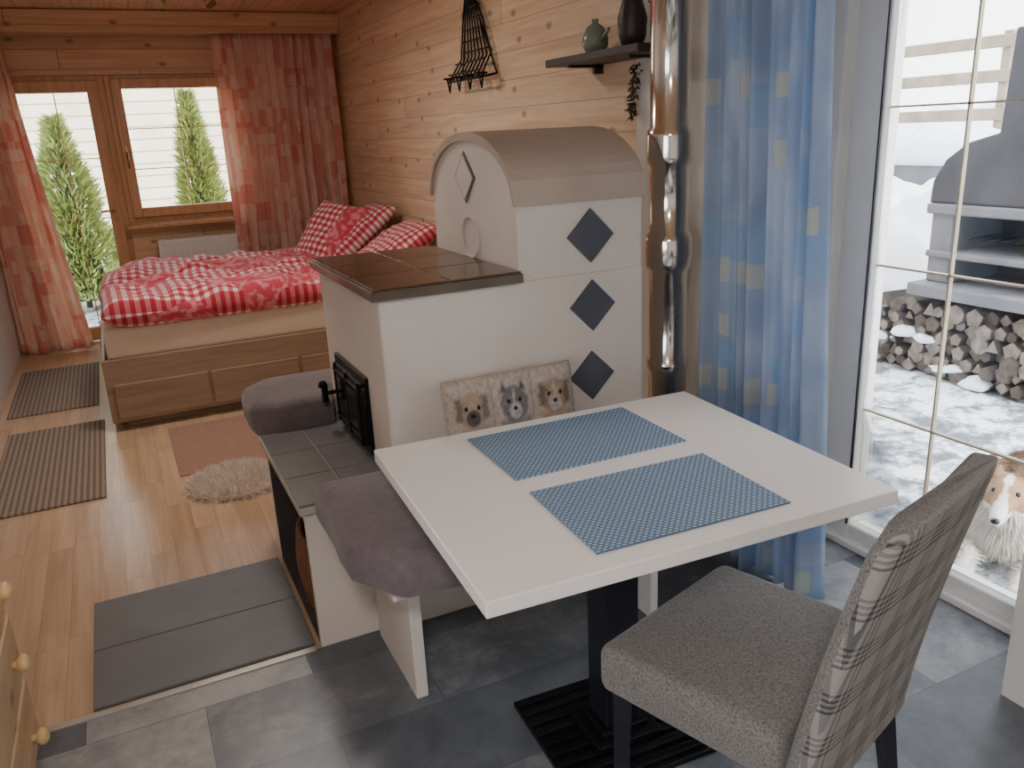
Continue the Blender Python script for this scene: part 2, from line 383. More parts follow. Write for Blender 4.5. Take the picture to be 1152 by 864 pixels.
def frame(b,x0,x1,z0,z1,w,y0,y1,mi=0):
    b.box(x0,x0+w,y0,y1,z0,z1,mi); b.box(x1-w,x1,y0,y1,z0,z1,mi); b.box(x0+w,x1-w,y0,y1,z0,z0+w,mi); b.box(x0+w,x1-w,y0,y1,z1-w,z1,mi)
d1=group('door_1'); b=B(); frame(b,-.62,.12,.0,2.06,.05,YF+.02,YF+.12); frame(b,-.575,.075,.035,2.02,.085,YF-.02,YF+.06); b.done('frame',framewood,d1,bevel=.006)
B().box(-.49,-.01,YF+.015,YF+.03,.12,1.94).done('glass',glass,d1)
b=B(); b.box(-.245,-.237,YF+.01,YF+.035,.12,1.94)
for z in (.52,.98,1.44): b.box(-.49,-.01,YF+.01,YF+.035,z,z+.008)
b.done('muntins',brass,d1); b=B(); b.box(.02,.045,YF-.035,YF-.02,.95,1.1); b.cyl((.033,YF-.03,1.04),(.033,YF-.075,1.04),.009); b.cyl((.033,YF-.07,1.04),(-.07,YF-.07,1.04),.009); b.done('handle',brass,d1)
w1=group('window_1'); b=B(); frame(b,.12,1.12,.93,2.06,.05,YF+.02,YF+.12); frame(b,.16,1.08,.965,2.03,.075,YF-.02,YF+.06); b.done('frame',framewood,w1,bevel=.006)
B().box(.235,1.005,YF+.015,YF+.03,1.04,1.955).done('glass',glass,w1)
b=B(); b.box(.616,.624,YF+.01,YF+.035,1.04,1.955)
for z in (1.34,1.65): b.box(.235,1.005,YF+.01,YF+.035,z,z+.008)
b.done('muntins',brass,w1); b=B(); b.box(.185,.205,YF-.035,YF-.02,1.4,1.52); b.cyl((.195,YF-.03,1.48),(.195,YF-.07,1.48),.008); b.cyl((.195,YF-.065,1.48),(.195,YF-.065,1.36),.008); b.done('handle',brass,w1)
B().box(.1,1.16,YF-.16,YF,.885,.92).done('window_sill',framewood,bevel=.008)
rg=group('radiator',(.66,YF-.11,0)); b=B(); b.box(-.36,.36,-.03,.05,.2,.78)
for i in range(24): b.box(-.35+i*.03,-.335+i*.03,-.042,-.03,.22,.76)
b.done('panel',radm,rg,bevel=.004); b=B()
for i in range(30): b.box(-.35+i*.024,-.34+i*.024,-.025,.045,.78,.788)
b.box(-.3,-.27,.05,.1,.3,.6); b.box(.27,.3,.05,.1,.3,.6); b.cyl((.3,0,0),(.3,0,.22),.01); b.cyl((.25,0,0),(.25,0,.22),.01); b.done('grille_and_pipes',radm,rg)
d2=group('door_2'); b=B()
def frameY(b,y0,y1,z0,z1,w,x0,x1,mi=0,wb=None):
    wb=wb or w
    b.box(x0,x1,y0,y0+w,z0,z1,mi); b.box(x0,x1,y1-w,y1,z0,z1,mi); b.box(x0,x1,y0+w,y1-w,z0,z0+wb,mi); b.box(x0,x1,y0+w,y1-w,z1-w,z1,mi)
frameY(b,1.11,2.12,0.0,2.12,.07,2.20,2.30,0,.03); frameY(b,1.02,2.04,.02,2.09,.13,2.235,2.31,0,.06); b.done('frame',upvc,d2,bevel=.008)
b=B(); b.box(2.228,2.236,1.912,1.918,.08,1.96); b.done('gasket',darkmetal,d2)
B().box(2.265,2.275,1.15,1.91,.08,1.96).done('glass',glass,d2)
b=B()
for y in (1.64,1.28): b.box(2.262,2.278,y-.003,y+.003,.08,1.96)
for z in (.52,1.03,1.53): b.box(2.262,2.278,1.15,1.91,z-.003,z+.003)
b.done('muntins',muntm,d2)

# ------------------------------------------------------------ CURTAINS
def curtain(name,p0,p1,q0,q1,zt,zb,nf,amp,mat,wf=1.6,seed=0,nrm=None):
    p0,p1,q0,q1=map(Vector,(p0,p1,q0,q1)); W=(p1-p0).length*wf; W2=max(W,(q1-q0).length*wf)
    nv=Vector((-(q1-q0).y,(q1-q0).x)).normalized()
    def fn(u,v):
        uu=u+.012*math.sin(v*5+seed)*math.sin(u*9+seed)
        b=(p0.lerp(p1,uu)).lerp(q0.lerp(q1,uu),v**1.3)
        ph=2*math.pi*nf*u+.9*math.sin(u*7+seed)+.4*math.sin(v*3+seed+u*4)
        a=amp*(.65+.35*math.sin(u*13+seed*2))*(.7+.5*v)
        c=b+nv*(a*math.sin(ph)+.3*a*math.sin(2.3*ph+seed))
        return (c.x,c.y,zt+(zb-zt)*v+ (.012*math.sin(ph*.5) if v==1 else 0))
    return grid(name,nf*16,40,fn,mat,None,lambda u,v:(u*W2,(zt-zb)*(1-v)),.0015)
curtain('curtain_red',(-.80,7.2),(-.50,7.2),(-.80,7.15),(-.30,7.12),2.33,.02,6,.028,cred,1.8,1.0)
curtain('curtain_red',(.92,7.18),(1.88,7.18),(.90,7.15),(1.88,7.15),2.33,.05,12,.03,cred,1.8,2.6)
curtain('curtain_blue',(1.84,2.28),(1.84,1.785),(1.82,2.24),(1.82,1.66),2.44,.015,8,.038,cblue,1.9,.7)
B().box(1.82,1.86,1.0,2.3,2.44,2.49).done('curtain_track',upvc)

# ------------------------------------------------------------ TILED STOVE
st=group('tiled_stove')
b=B(); 
b.box(.66,1.6,2.3,3.05,0,1.055); b.box(.66,1.6,2.222,2.3,0,.43)
def arcpts(hw,z0,z1,rise,n=28):
    yc=2.67; pts=[(yc-hw,z0),(yc+hw,z0)]
    for i in range(n+1):
        u=1-2*i/n; pts.append((yc+hw*u,z1+rise*(max(0,1-abs(u)**2.2))**.55))
    return pts
b.prism(arcpts(.365,1.05,1.29,.205),lambda p,k:(1.13 if k==0 else 1.6,p[0],p[1]))
b.done('body',stovewhite,st,bevel=.008)
def shell():
    b=B(); n=30; yc=2.67
    def cur(hw,z1,rise): return [(yc+hw*(1-2*i/n),z1+rise*(max(0,1-abs(1-2*i/n)**2.2))**.55) for i in range(n+1)]
    o=cur(.378,1.288,.228); i_=cur(.362,1.288,.2)
    pts=o+i_[::-1]
    b.prism(pts,lambda p,k:(1.118 if k==0 else 1.612,p[0],p[1])); return b.done('arched_roof',taupe,st)
shell()
b=B(); b.box(.635,1.13,2.275,3.085,1.055,1.085,1)
for i in range(2):
    for j in range(3):
        b.box(.642+i*.245,.642+i*.245+.24,2.283+j*.267,2.283+j*.267+.262,1.085,1.091,0)
b.done('top_slab',[slabbrown,slabedge],st,bevel=.004)
b=B(); b.box(.36,.655,2.25,2.275,0,.46); b.box(.36,.655,2.895,2.92,0,.46); b.box(.36,.655,2.275,2.895,.43,.46)
b.done('bench_block',stovewhite,st,bevel=.003)
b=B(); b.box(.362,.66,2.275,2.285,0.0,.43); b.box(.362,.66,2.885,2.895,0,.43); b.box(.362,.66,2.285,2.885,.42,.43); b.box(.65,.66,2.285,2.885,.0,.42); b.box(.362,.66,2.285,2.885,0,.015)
b.done('niche_shade_lining',niche_shade,st)  # added dark lining, its colour stands in for shade in the opening
b=B(); b.box(.345,.66,2.235,2.925,.46,.485,1)
for i in range(2):
    for j in range(3):
        b.box(.348+i*.157,.348+i*.157+.152,2.24+j*.229,2.24+j*.229+.223,.485,.492,0)
b.done('bench_tiles',[graytile,grout],st,bevel=.002)
b=B(); b.box(.46,1.54,1.72,2.222,.42,.44); b.box(.54,.575,1.87,2.222,0,.42); b.box(1.33,1.36,1.87,2.222,0,.42)
b.box(.42,.68,2.96,3.34,.42,.44); b.box(.68,.88,3.05,3.34,.42,.44); b.box(.60,.63,2.96,3.25,0,.42)
b.done('bench_seat_boards',stovewhite,st,bevel=.004)
b=B()
for x,z in ((1.39,1.176),(1.394,.944),(1.388,.70)):
    b.prism([(0,-.088),(.088,0),(0,.088),(-.088,0)],lambda p,k:(x+p[0],2.302-.008*k,z+p[1]))
b.done('diamond_tiles',diam,st,bevel=.002)
b=B(); b.prism([(0,-.088),(.088,0),(0,.088),(-.088,0)],lambda p,k:(1.132-.006*k,2.70+p[0],1.365+p[1]),0)
b.prism([(0,-.074),(.074,0),(0,.074),(-.074,0)],lambda p,k:(1.128-.006*k,2.70+p[0],1.365+p[1]),1)
b.torus((1.127,2.68,1.16),.072,.006,'X',1); b.done('relief_ornaments',[diam,stovewhite],st)
b=B(); b.box(.648,.66,2.50,2.90,.495,.765,0); b.box(.635,.65,2.53,2.87,.52,.74,0); b.box(.630,.636,2.575,2.825,.56,.70,1)
for y in (2.55,2.70,2.85): b.box(.628,.64,y-.006,y+.006,.52,.74,0)
for z in (.545,.715): b.box(.628,.64,2.53,2.87,z-.005,z+.005,0)
b.cyl((.64,2.885,.62),(.59,2.885,.62),.008); b.cyl((.595,2.885,.585),(.595,2.885,.655),.012); b.cyl((.645,2.51,.53),(.645,2.51,.73),.01)
b.ell((.59,2.885,.655),.016); b.done('fire_door',[blackiron,dkb],st,bevel=.003)
b=B(); b.box(-.285,.345,2.27,2.572,.0,.012); b.box(-.285,.345,2.576,2.89,.0,.012); b.done('hearth_plate',hearthm,bevel=.003)
bk=group('log_basket',(.462,2.50,.018)); b=B()
for i in range(12):
    z=.013+i*.021; rr=.082+.012*math.sin(i*.32)+i*.0008; b.torus((0,0,z),rr,.0115,'Z',0,36,8,(.92,2.1))
b.lathe([(.07,0),(.075,.005),(.075,.01)],(0,0,0)); b.done('woven_body',wick,bk)
hd=[(0,.17*math.cos(a),.25+.12*math.sin(a)) for a in [math.pi*i/16 for i in range(17)]]
wires('handle',[hd],.009,wick,bk)
b=B()
for i in range(6): b.cyl((U(-.04,.04),-.14+.01*i,.15+.02*i),(U(-.04,.04),.12,.2+.015*i),.022,mi=0)
b.done('logs',[barkm],bk)

# ------------------------------------------------------------ CUSHIONS
def cushion(name,pts,z0,z1,mat,bev=.045,loc=(0,0,0)):
    b=B(); b.prism(pts,lambda p,k:(p[0],p[1],z0 if k==0 else z1)); o=b.done(name,mat,None,bevel=bev,seg=6)
    m=o.modifiers.new('sub','SUBSURF'); m.subdivision_type='SIMPLE'; m.levels=2; m.render_levels=2
    tx=bpy.data.textures.new(name+'_lumps','CLOUDS'); tx.noise_scale=.15; d=o.modifiers.new('lumps','DISPLACE'); d.texture=tx; d.strength=.018; d.mid_level=.5
    return o
cushion('bench_cushion',[(.375,1.80),(.465,1.655),(.62,1.635),(1.55,1.64),(1.56,2.20),(.385,2.215)],.443,.578,cushg)
cushion('bench_cushion',[(.335,3.02),(.42,2.945),(.635,2.94),(.655,3.07),(.90,3.08),(.90,3.38),(.45,3.38),(.335,3.26)],.443,.585,cushg)
def animal_paint(kind):
    A={0:((.46,.36,.28),(.13,.11,.10),(.46,.40,.34)),1:((.22,.21,.21),(.52,.50,.48),(.30,.28,.27)),2:((.42,.31,.22),(.54,.49,.44),(.45,.36,.28))}[kind]
    def f(u,v,z):
        n=noise.noise(Vector((u*6+kind*9,v*6,0)))*.16+noise.noise(Vector((u*26,v*20,kind)))*.16
        bgc=(.55,.47,.40)
        if z<=0: return (*bgc,1)
        c=bgc; v2=v-.02
        def mx(a,b,t):
            t=min(1,max(0,t)); return tuple(p+(q-p)*t for p,q in zip(a,b))
        if abs(u)<.66: c=mx(c,A[2],(-.35+n-v)*8)
        c=mx(c,A[0],(1+n*1.6-((u/.62)**2+(v2/.58)**2))*4)
        for s in (-1,1):
            if kind!=1: c=mx(c,tuple(x*.5 for x in A[0]),min((.19+n-abs(u-s*.52))*9,(.5-v2)*8,(v2+.3)*8))
            else: c=mx(c,tuple(x*.6 for x in A[0]),min(((.80-v2)*.5-abs(u-s*.40))*9,(v2-.32)*8))
        c=mx(c,A[1],(1+n-((u/.32)**2+((v2+.20)/.28)**2))*2.2)
        if kind: c=mx(c,A[1],min((.10+n*.4-abs(u))*10,(v2+.1)*6,(.5-v2)*6))
        for s in (-1,1): c=mx(c,(.03,.024,.02),(.0075-((u-s*.25)**2+(v2-.10)**2))*220)
        c=mx(c,(.03,.026,.024),(1-((u/.11)**2+((v2+.13)/.075)**2))*2)
        c=mx(c,(.14,.11,.10),min((.02-abs(v2+.31-abs(u)*.25))*60,(.16-abs(u))*20)*.5)
        k=.90+n*1.5
        return (c[0]*k,c[1]*k,c[2]*k,1)
    return f
def animal_cushion(x,kind,w):
    g=group('animal_print_cushion',(x,2.225,.572),U(-.05,.05)); g.rotation_euler[0]=math.radians(-12)
    pillow('pad',w,.215,.07,printm,g,(0,-.01,.108),(math.radians(90),0,0),.004,8,90,4,.05,kind,animal_paint(kind))
for x,k in ((.90,0),(1.045,1),(1.19,2)): animal_cushion(x,k,.165)

# ------------------------------------------------------------ STEEL FLUE
fl=group('steel_flue',(1.80,2.43,0)); b=B()
prof=[(.07,0),(.07,.62),(.078,.63),(.078,.66),(.07,.67),(.07,1.0),(.082,1.01),(.086,1.03),(.086,1.11),(.082,1.13),(.07,1.14),(.07,1.37),(.080,1.38),(.082,1.40),(.082,1.47),(.080,1.49),(.07,1.50),(.07,1.9),(.077,1.905),(.077,1.93),(.07,1.935),(.07,ZC)]
b.lathe(prof,seg=48); b.done('pipe',chrome,fl)
for m_ in (): pass

# ------------------------------------------------------------ WALL SHELF + ITEMS
sh=group('wall_shelf'); B().box(1.74,1.94,2.54,3.22,1.755,1.785).done('board',darkwood,sh,bevel=.004)
b=B(); 
for y in (2.65,3.08): b.box(1.90,1.94,y,y+.02,1.72,1.755); b.box(1.78,1.94,y,y+.02,1.745,1.755)
b.done('brackets',darkwood,sh)
B().lathe([(.035,0),(.05,.04),(.055,.1),(.035,.17),(.022,.22),(.03,.25)],(1.84,2.72,1.785)).done('vase',darkwood)
b=B(); b.lathe([(.03,0),(.05,.03),(.052,.06),(.035,.1),(.012,.115),(.014,.13)],(1.84,2.98,1.785)); b.cyl((1.84,2.94,1.83),(1.84,2.88,1.87),.01,.006); b.torus((1.84,3.045,1.84),.028,.005,'X'); b.done('teapot',ceram)
it=[]
for k in range(110):
    z=U(1.54,1.74); y=2.80+.03*math.sin(z*9)+U(-.015,.015); it.append((Vector((U(1.9,1.935),y,z)),Vector((U(-1,.2),U(-1,1),U(-1,.3))),U(.02,.035),.007,C(78,66,52)))
blades('hanging_garland',it,leafm)
wr=group('wire_wall_rack',(1.93,4.32,1.8)); sp=[]
def L(*a): sp.append([Vector(p) for p in a])
L((0,-.22,0),(0,.24,0),(-.02,.06,.5),(0,-.22,0)); L((-.1,-.24,-.02),(-.1,.2,-.02)); L((-.1,-.24,-.02),(0,-.22,0)); L((-.1,.2,-.02),(0,.24,0))
for i in range(9):
    t=i/8; y=-.22+.44*t; L((-.1,y-.01,-.02),(-.02,y*.9,.1),(-.02,y*.55+.02,.3),(-.02,y*.1+.05,.46)); 
for i in range(7):
    z=.02+.055*i; w=.22*(1-z/.55); L((-.1+.08*min(1,z/.12),-w,z),(-.1+.08*min(1,z/.12),w+.02,z))
for y in (-.24,-.09,.06,.2): L(*[(-.1+.03*math.cos(a),y+.03*math.sin(a),.0) for a in [2*math.pi*i/14 for i in range(15)]]); L((-.1,y-.03,0),(-.1,y,-.07),(-.1,y+.03,0))
L((-.01,.06,.5),(-.01,.06,.66))
wires('wirework',sp,.005,blackiron,wr)
cl=group('ceiling_spotlight',(.66,6.1,ZC)); b=B(); b.lathe([(.055,-.02),(.06,0)],(0,0,0)); b.cyl((0,0,-.02),(0,0,-.06),.01); b.cyl((-.14,0,-.05),(.14,0,-.05),.009)
for s in (-1,1): b.cyl((s*.13,0,-.05),(s*.16,-.03,-.11),.018,.038)
b.done('fitting',brass,cl)
def added_fill_lamp(x,y,r,power,col):  # unseen lamps with housings, added as fill to brighten the room
    g=group('added_fill_lamp',(x,y,ZC)); B().lathe([(r*.9,-.02),(r,-.012),(r,0)],(0,0,0)).done('mount',chrome,g)
    B().lathe([(.01,-.055),(r*.5,-.05),(r*.85,-.03),(r*.88,-.02)],(0,0,0)).done('diffuser',opal,g)
    l=bpy.data.lights.new('fill_light','AREA'); l.shape='DISK'; l.size=r*1.8; l.energy=power; l.color=col
    o=link(bpy.data.objects.new('fill_light',l),g); o.location=(0,0,-.065)
added_fill_lamp(.45,4.3,.20,14,(1,.93,.85)); added_fill_lamp(-.3,-.5,.24,26,(1,.96,.92))

# ------------------------------------------------------------ BED
bd=group('double_bed'); b=B()
b.box(-.19,1.88,4.83,4.855,.05,.41); b.box(-.19,1.88,6.41,6.435,.05,.41); b.box(-.19,-.165,4.855,6.41,.05,.41); b.box(-.16,1.86,4.87,6.4,.33,.40)
b.box(-.12,1.84,4.90,6.36,0,.05); b.box(1.865,1.915,4.80,6.46,.05,.86)
b.done('frame',bedwood,bd,bevel=.006)
b=B()
for x0,x1 in ((-.15,.34),(.36,.86),(.88,1.38),(1.4,1.86)): b.box(x0,x1,4.812,4.832,.075,.27)
b.done('drawer_fronts',bedwood,bd,bevel=.004)
b=B(); b.box(-.155,1.86,4.85,6.40,.40,.575); b.done('mattress',mattr,bd,bevel=.03,seg=4)
pillow('duvet',1.55,.84,.19,gingh,bd,(.62,5.22,.65),(0,0,.02),.035,3.5,60,8,.02,3)
pillow('duvet',1.5,.84,.18,gingh,bd,(.60,6.0,.65),(0,0,-.03),.035,3.5,60,8,.02,9)
pillow('pillow',.70,.55,.2,ging,bd,(1.60,6.08,.80),(0,math.radians(-38),0),.012,6,34,3,.08,2)
pillow('pillow',.62,.5,.18,gingh,bd,(1.42,6.1,.80),(math.radians(10),math.radians(-50),.35),.012,6,34,3,.08,5)
pillow('pillow',.70,.6,.2,ging,bd,(1.62,5.3,.76),(0,math.radians(-30),0),.012,6,34,3,.08,7)

# ------------------------------------------------------------ RUGS
def rug(name,x0,x1,y0,y1,mat,th=.01,rz=0):
    o=B().box(-(x1-x0)/2,(x1-x0)/2,-(y1-y0)/2,(y1-y0)/2,0,th).done(name,mat,bevel=.004); o.location=((x0+x1)/2,(y0+y1)/2,0); o.rotation_euler[2]=rz; return o
rug('ribbed_floor_mat',-.77,-.27,5.45,6.6,rug1); rug('ribbed_floor_mat',-.73,-.24,3.88,5.1,rug1); rug('flat_rug',.08,.62,3.95,4.72,rugp,.006)
sk=group('sheepskin_rug',(.31,3.72,0)); b=B(); b.ell((0,0,.012),(.21,.19,.035),0); o=b.done('hide',cream,sk)
it=[]
for p,n in samp(o,5200):
    if p.z<0: continue
    d=Vector((p.x,p.y,0))*2.2+n*.7+Vector((U(-.5,.5),U(-.5,.5),U(0,.5))); v=U(.85,1.08); it.append((p,d,U(.03,.055),.0026,(.88*v,.79*v,.71*v,1)))
blades('wool',it,furm,sk)

# ------------------------------------------------------------ DRESSER
dr=group('pine_dresser'); b=B(); b.box(-.82,-.415,1.30,2.20,.04,.84); b.box(-.825,-.395,1.28,2.215,.84,.865); b.box(-.80,-.43,1.33,2.17,0,.04); b.done('carcass',dresserwood,dr,bevel=.005)
b=B()
for z0 in (.06,.25,.45,.65):
    z1=z0+.17; b.box(-.418,-.402,1.33,2.17,z0,z1)
b.done('drawer_fronts',dresserwood,dr,bevel=.005)
b=B()
for z in (.12,.335,.535,.735):
    for y in (2.06,1.44): b.cyl((-.402,y,z),(-.388,y,z),.009); b.ell((-.378,y,z),(.016,.022,.022))
b.done('knobs',knobm,dr)

# ------------------------------------------------------------ TABLE
tb=group('dining_table',(.953,1.50,0),math.radians(-3)); 
b=B(); b.box(-.472,.476,-.397,.397,.714,.748); b.done('table_top',[whitelam],tb,bevel=.003)
b=B(); b.box(-.047,.047,-.047,.047,.06,.70); b.box(-.18,.18,-.18,.18,.70,.714); b.done('column',darkmetal,tb,bevel=.004)
b=B(); b.box(-.20,.20,-.18,.20,0,.018)
for i in range(9): y=-.165+i*.041; b.box(-.195,.195,y,y+.022,.018,.03)
b.box(-.09,.09,-.09,.09,.018,.045); b.box(-.065,.065,-.065,.065,.045,.062); b.done('cast_base',black,tb,bevel=.003)
for (x0,x1,y0,y1,a) in ((.732,1.205,1.545,1.845,0.0),(.717,1.176,1.158,1.465,-.03)):
    o=B().box(-(x1-x0)/2,(x1-x0)/2,-(y1-y0)/2,(y1-y0)/2,0,.003).done('placemat',matm); o.location=((x0+x1)/2,(y0+y1)/2,.749); o.rotation_euler[2]=a-.02

# ------------------------------------------------------------ CHAIR
ch=group('dining_chair',(1.055,1.115,0),math.radians(17.5))
b=B(); b.prism([(-.245,.225),(-.235,-.19),(.235,-.19),(.23,.225)],lambda p,k:(p[0],p[1],.37 if k==0 else .485)); o=b.done('seat',tweed,ch,bevel=.03,seg=5)
def backrest():
    n=26;m=28; bm=bmesh.new(); rows=[]
    for j in range(n+1):
        v=j/n; z=.33+v*.595; lean=-.21-.115*v**1.3; hw=.228+.004*math.sin(v*3); th=.034-.010*v
        if v>.9: hw-= .03*((v-.9)/.1)**2.5; 
        ring=[]
        for k in range(m):
            a=2*math.pi*k/m; cx=math.copysign(abs(math.cos(a))**.25,math.cos(a)); sy=math.copysign(abs(math.sin(a))**.5,math.sin(a))
            x=hw*cx; y=lean+th*sy-.018*(1-(x/hw)**2)*v
            ring.append(bm.verts.new((x+.02*v,y,z-(.012*abs(cx)**6 if v>.95 else 0))))
        rows.append(ring)
    for a,b_ in zip(rows,rows[1:]):
        for k in range(m):
            f=bm.faces.new((a[k],a[(k+1)%m],b_[(k+1)%m],b_[k])); f.smooth=True
            kk=k%m; f.material_index=0 if kk>=m//2 else 1
    bm.faces.new(rows[0][::-1]); f=bm.faces.new(rows[-1]); f.material_index=1
    bmesh.ops.recalc_face_normals(bm,faces=bm.faces)
    me=bpy.data.meshes.new('backrest'); bm.to_mesh(me); bm.free(); me.materials.append(glen); me.materials.append(tweed)
    o=link(bpy.data.objects.new('backrest',me),ch); md=o.modifiers.new('b','BEVEL'); md.width=.01; md.segments=3; md.limit_method='ANGLE'; md.angle_limit=1
backrest()
b=B()
for x,y,y2 in ((-.2,.19,.195),(.195,.19,.195),(-.195,-.19,-.25),(.195,-.19,-.25)):
    b.cyl((x,y2,0),(x,y,.38),.019,.029,0,4,True,False)
b.done('legs',darkmetal,ch,bevel=.003)

# ------------------------------------------------------------ OUTSIDE
ZG=-.05
def ground(u,v):
    x=-14+u*34; y=-8+v*34; z=ZG
    if (x>2.4) or y>7.75: z=ZG+.03*noise.noise(Vector((x*1.3,y*1.3,0)))
    if -3.2<x<4.0 and -4<y<7.72: z=-.35
    return (x,y,z)
grid('ground_snow',140,140,ground,snowground)
B().box(2.34,4.22,-4.3,7.9,-.12,-.055).done('terrace_paving',snowground)
def bank(name,x0,x1,y0,y1,h,seed,z=ZG,n=40):
    pillow(name,x1-x0,y1-y0,h,snow,None,((x0+x1)/2,(y0+y1)/2,z),(0,0,0),h*.3,2.2,n,3,.05,seed,None,True)
bank('snow_bank',4.97,6.36,2.9,5.8,.95,3)
b=B(); b.box(6.4,6.7,-1,9,-.2,1.05); b.done('retaining_wall',conc)
bank('snow_cap',6.38,6.72,-1,9,.26,4,1.051,80)
fg=group('garden_fence',(6.82,4,.85)); b=B()
for i in range(9): b.box(-.04,.04,-5+i*1.4,-4.92+i*1.4,-.93,1.25)
for z in (.55,.85,1.12): b.box(-.07,-.04,-5.1,6.4,z,z+.10)
b.done('posts_and_rails',fencew,fg,bevel=.01)
bank('snow_field',7.0,18,-6,12.3,1.5,8)
wp=group('firewood_stack'); b=B()
z=ZG+.055
while z<.37:
    y=2.32+U(0,.06)
    while y<3.6:
        rr=U(.03,.06); xf=4.32+U(-.05,.05); sg=random.choice((3,4,5,6,9)); dz=U(-.015,.015)
        b.cyl((xf,y,z+dz),(4.85,y+U(-.03,.03),z+dz),rr,rr*U(.8,1.1),0,sg,True,False)
        b.cyl((xf-.004,y,z+dz),(xf,y,z+dz),rr*.93,rr*.93,random.choice((0,1,1)),sg,True,False)
        y+=rr*1.75
    z+=.072
b.done('logs',[barkm,logend],wp)
for i in range(5): pillow('snow_lump',U(.06,.12),U(.10,.2),U(.04,.07),snow,wp,(4.29,2.9+i*.17+U(-.05,.05),U(-.02,.33)),(0,0,U(0,1)),.02,8,14,3,.1,i)
pillow('snow_heap',.5,.42,.5,snow,None,(4.62,4.0,-.05),(0,0,0),.05,5,24,3,.1,6,None,True)
gr=group('garden_barbecue',(4.6,2.75,0)); b=B()
b.box(-.36,.32,-.6,.6,.455,.53,0); b.box(-.25,.3,-.5,-.36,.53,.95,0); b.box(-.25,.3,.42,.56,.53,.95,0); b.box(.2,.3,-.5,.56,.53,.95,1); b.box(-.28,.3,-.5,.56,.68,.72,0); b.box(-.28,.3,-.52,.58,.93,.99,0)
hp=[(-.52,.99),(.58,.99),(.57,1.12),(.50,1.24),(.38,1.33),(.2,1.38),(.18,1.9),(-.12,1.9),(-.14,1.38),(-.32,1.33),(-.44,1.24),(-.51,1.12)]
b.prism(hp,lambda p,k:(-.26 if k==0 else .3,p[0],p[1]),1)
b.done('masonry',[conc,concd],gr,bevel=.012)
b=B()
for i in range(10): b.cyl((-.22,-.3+i*.07,.8),(.2,-.3+i*.07,.8),.006)
b.done('grate',blackiron,gr)
b=B(); b.box(4.3,4.9,2.17,2.25,-.05,.455); b.box(4.3,4.9,3.66,3.74,-.05,.3); b.done('masonry_pier',conc,bevel=.01)
B().box(-6,8,12.5,12.7,ZG,3.4).done('neighbour_wall',siding)
bank('snow_bank',-6,6,10.8,12.4,.35,11)
def thuja(x,y,h,r,n,seed):
    g=group('thuja_tree',(x,y,ZG)); b=B(); b.cyl((0,0,0),(0,0,h*.9),.03,.01,0,8); b.cyl((0,0,.1),(0,0,h*.92),r*.5,.02,1,16); b.done('trunk_and_core',[barkm,simple('thuja_core',C(50,70,36),.9)],g)
    it=[]
    for k in range(n):
        t=R()**1.25; z=.06*h+t*h*.92; a=U(0,2*math.pi)
        lump=1+.45*noise.noise(Vector((math.cos(a)*2.2+seed,math.sin(a)*2.2,z*4)))
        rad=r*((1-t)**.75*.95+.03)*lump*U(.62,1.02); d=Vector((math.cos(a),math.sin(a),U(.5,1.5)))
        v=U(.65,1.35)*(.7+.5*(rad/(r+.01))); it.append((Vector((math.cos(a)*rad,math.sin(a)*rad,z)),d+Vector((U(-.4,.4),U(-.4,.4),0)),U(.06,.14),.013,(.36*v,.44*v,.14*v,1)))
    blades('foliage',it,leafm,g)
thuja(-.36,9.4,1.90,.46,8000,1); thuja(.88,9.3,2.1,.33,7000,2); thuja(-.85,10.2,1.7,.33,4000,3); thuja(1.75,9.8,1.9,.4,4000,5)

# ------------------------------------------------------------ DOG (rough collie, lying, head up)
dg=group('collie_dog',(2.665,1.59,-.042),math.radians(203)); b=B()
def chain(pts,step=.25):
    for (p,r1),(q,r2) in zip(pts,pts[1:]):
        p=Vector(p);q=Vector(q); n=max(2,int((q-p).length/(min(r1,r2)*step)))
        for i in range(n+1): t=i/n; b.ell(p.lerp(q,t),r1+(r2-r1)*t,0,None,12,8)
b.ell((-.02,0,.15),(.13,.12,.135)); b.ell((-.22,0,.15),(.2,.12,.125)); b.ell((-.44,0,.135),(.16,.135,.13))
chain([((-.02,0,.18),.105),((.05,0,.25),.085),((.10,0,.30),.068)])
b.ell((.115,0,.315),(.074,.062,.058)); chain([((.14,0,.312),.050),((.19,0,.292),.036),((.265,0,.272),.022)])
b.ell((.215,0,.264),(.055,.022,.015))
for s in (-1,1):
    b.ell((.15,s*.03,.332),(.03,.018,.014))
    chain([((.0,s*.085,.11),.055),((-.03,s*.10,.06),.04),((.12,s*.09,.045),.03),((.21,s*.085,.032),.03)]); b.ell((.235,s*.085,.026),(.04,.03,.024))
    chain([((-.44,s*.10,.13),.085),((-.32,s*.15,.09),.06),((-.44,s*.17,.045),.035),((-.3,s*.18,.03),.028)])
    chain([((.085,s*.046,.355),.027),((.078,s*.060,.390),.021),((.082,s*.066,.420),.012)]); b.ell((.103,s*.069,.417),(.02,.011,.008),0,(0,.5,0))
chain([((-.56,.0,.10),.05),((-.68,.1,.065),.055),((-.68,.24,.055),.045),((-.6,.3,.05),.02)])
me=bpy.data.meshes.new('body'); b.bm.to_mesh(me); b.bm.free(); body=link(bpy.data.objects.new('body',me),dg)
md=body.modifiers.new('r','REMESH'); md.mode='VOXEL'; md.voxel_size=.007; md.use_smooth_shade=True
md=body.modifiers.new('s','SMOOTH'); md.iterations=5; md.factor=.5
dgr=bpy.context.evaluated_depsgraph_get(); me2=bpy.data.meshes.new_from_object(body.evaluated_get(dgr)); body.modifiers.clear(); body.data=me2
WH=(.70,.65,.58,1); SA=(.34,.21,.12,1); SD=(.14,.09,.06,1)
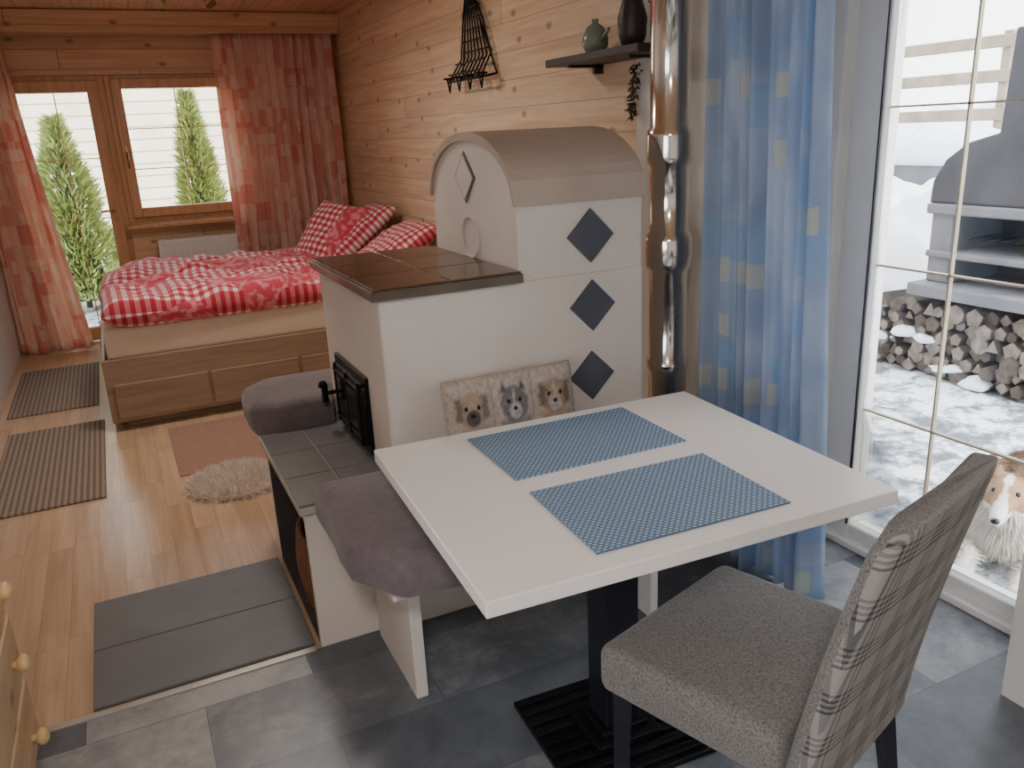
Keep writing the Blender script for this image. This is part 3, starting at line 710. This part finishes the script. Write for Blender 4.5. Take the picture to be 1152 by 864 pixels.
def dcol(p):
    x,y,z=p; n=noise.noise(Vector((x*18,y*18,z*18)))*.02
    if z<.06+n: return WH
    if x>.10 and abs(y)<.010+.22*max(0,x-.17)+n*.3: return WH
    if x>.195+n and z<.29: return WH
    if x>.06 and z>.262+n: return SD if (z>.392 ) else SA
    if x>-.10+n and z<.30: return WH
    if z>.23+n: return SD
    return SA
ca=me2.color_attributes.new(name='Col',type='FLOAT_COLOR',domain='POINT')
for i,v in enumerate(me2.vertices): ca.data[i].color=dcol(v.co)
me2.materials.clear(); me2.materials.append(furm)
for p in me2.polygons: p.use_smooth=True
it=[]
for p,n in samp(body,46000):
    head=p.x>.09 and p.z>.245; ear=p.z>.37; paw=p.z<.06 and p.x>.05
    c=dcol(p); v=U(.8,1.15); c=(c[0]*v,c[1]*v,c[2]*v,1)
    if ear: Lh=U(.006,.014); d=n*.5+Vector((-.3,0,.5)); w=.0008
    elif head: Lh=U(.004,.010) if p.x>.14 else U(.012,.028); d=n*.35+Vector((-1,0,-.1)); w=.0008
    elif paw: Lh=U(.005,.012); d=n*.6+Vector((.3,0,-.3)); w=.001
    else: Lh=U(.025,.05); d=n*.9+Vector((-.35,0,-.9)); w=.0016
    d+=Vector((U(-.15,.15),U(-.15,.15),U(-.15,.15)))
    if p.z+d.normalized().z*Lh-.15*Lh<.004: d.z=.25; Lh*=.5
    it.append((p,d,Lh,w,c))
blades('fur',it,furm,dg)
b=B()
for s in (-1,1): b.ell((.166,s*.034,.334),(.011,.010,.0095),0)
b.ell((.288,0,.278),(.013,.014,.011),0); b.ell((.252,0,.258),(.026,.013,.003),0); b.done('eyes_nose_mouth',dkb,dg)

# ------------------------------------------------------------ LIGHT
w=bpy.data.worlds.new('sky'); S.world=w; w.use_nodes=True; nt=w.node_tree; bg=nt.nodes['Background']
tc=nt.nodes.new('ShaderNodeTexCoord'); sp_=nt.nodes.new('ShaderNodeSeparateXYZ'); rp=nt.nodes.new('ShaderNodeValToRGB')
nt.links.new(tc.outputs['Generated'],sp_.inputs[0]); nt.links.new(sp_.outputs[2],rp.inputs[0])
rp.color_ramp.elements[0].color=(.98,.98,1,1); rp.color_ramp.elements[1].color=(.78,.87,1,1); nt.links.new(rp.outputs[0],bg.inputs[0]); bg.inputs[1].default_value=4.6
sl=bpy.data.lights.new('sun','SUN'); sl.energy=4; sl.angle=.01; sl.color=(1,.95,.86); so=link(bpy.data.objects.new('sun',sl)); so.rotation_euler=Vector((-.10,.86,-.6)).to_track_quat('-Z','Y').to_euler()
# ------------------------------------------------------------ CAMERA
fw=Vector((.4059,.862,-.299)).normalized(); up=Vector((.1735,.256,.953)); rt=fw.cross(up).normalized(); up=rt.cross(fw)
cam=bpy.data.cameras.new('camera'); co=link(bpy.data.objects.new('camera',cam)); 
m=Matrix((rt,up,-fw)).transposed().to_4x4(); m.translation=(0,0,H); co.matrix_world=m
cam.sensor_width=36; cam.lens=36*915/1152; cam.clip_start=.05; S.camera=co
S.view_settings.view_transform='AgX'; S.view_settings.exposure=0.66
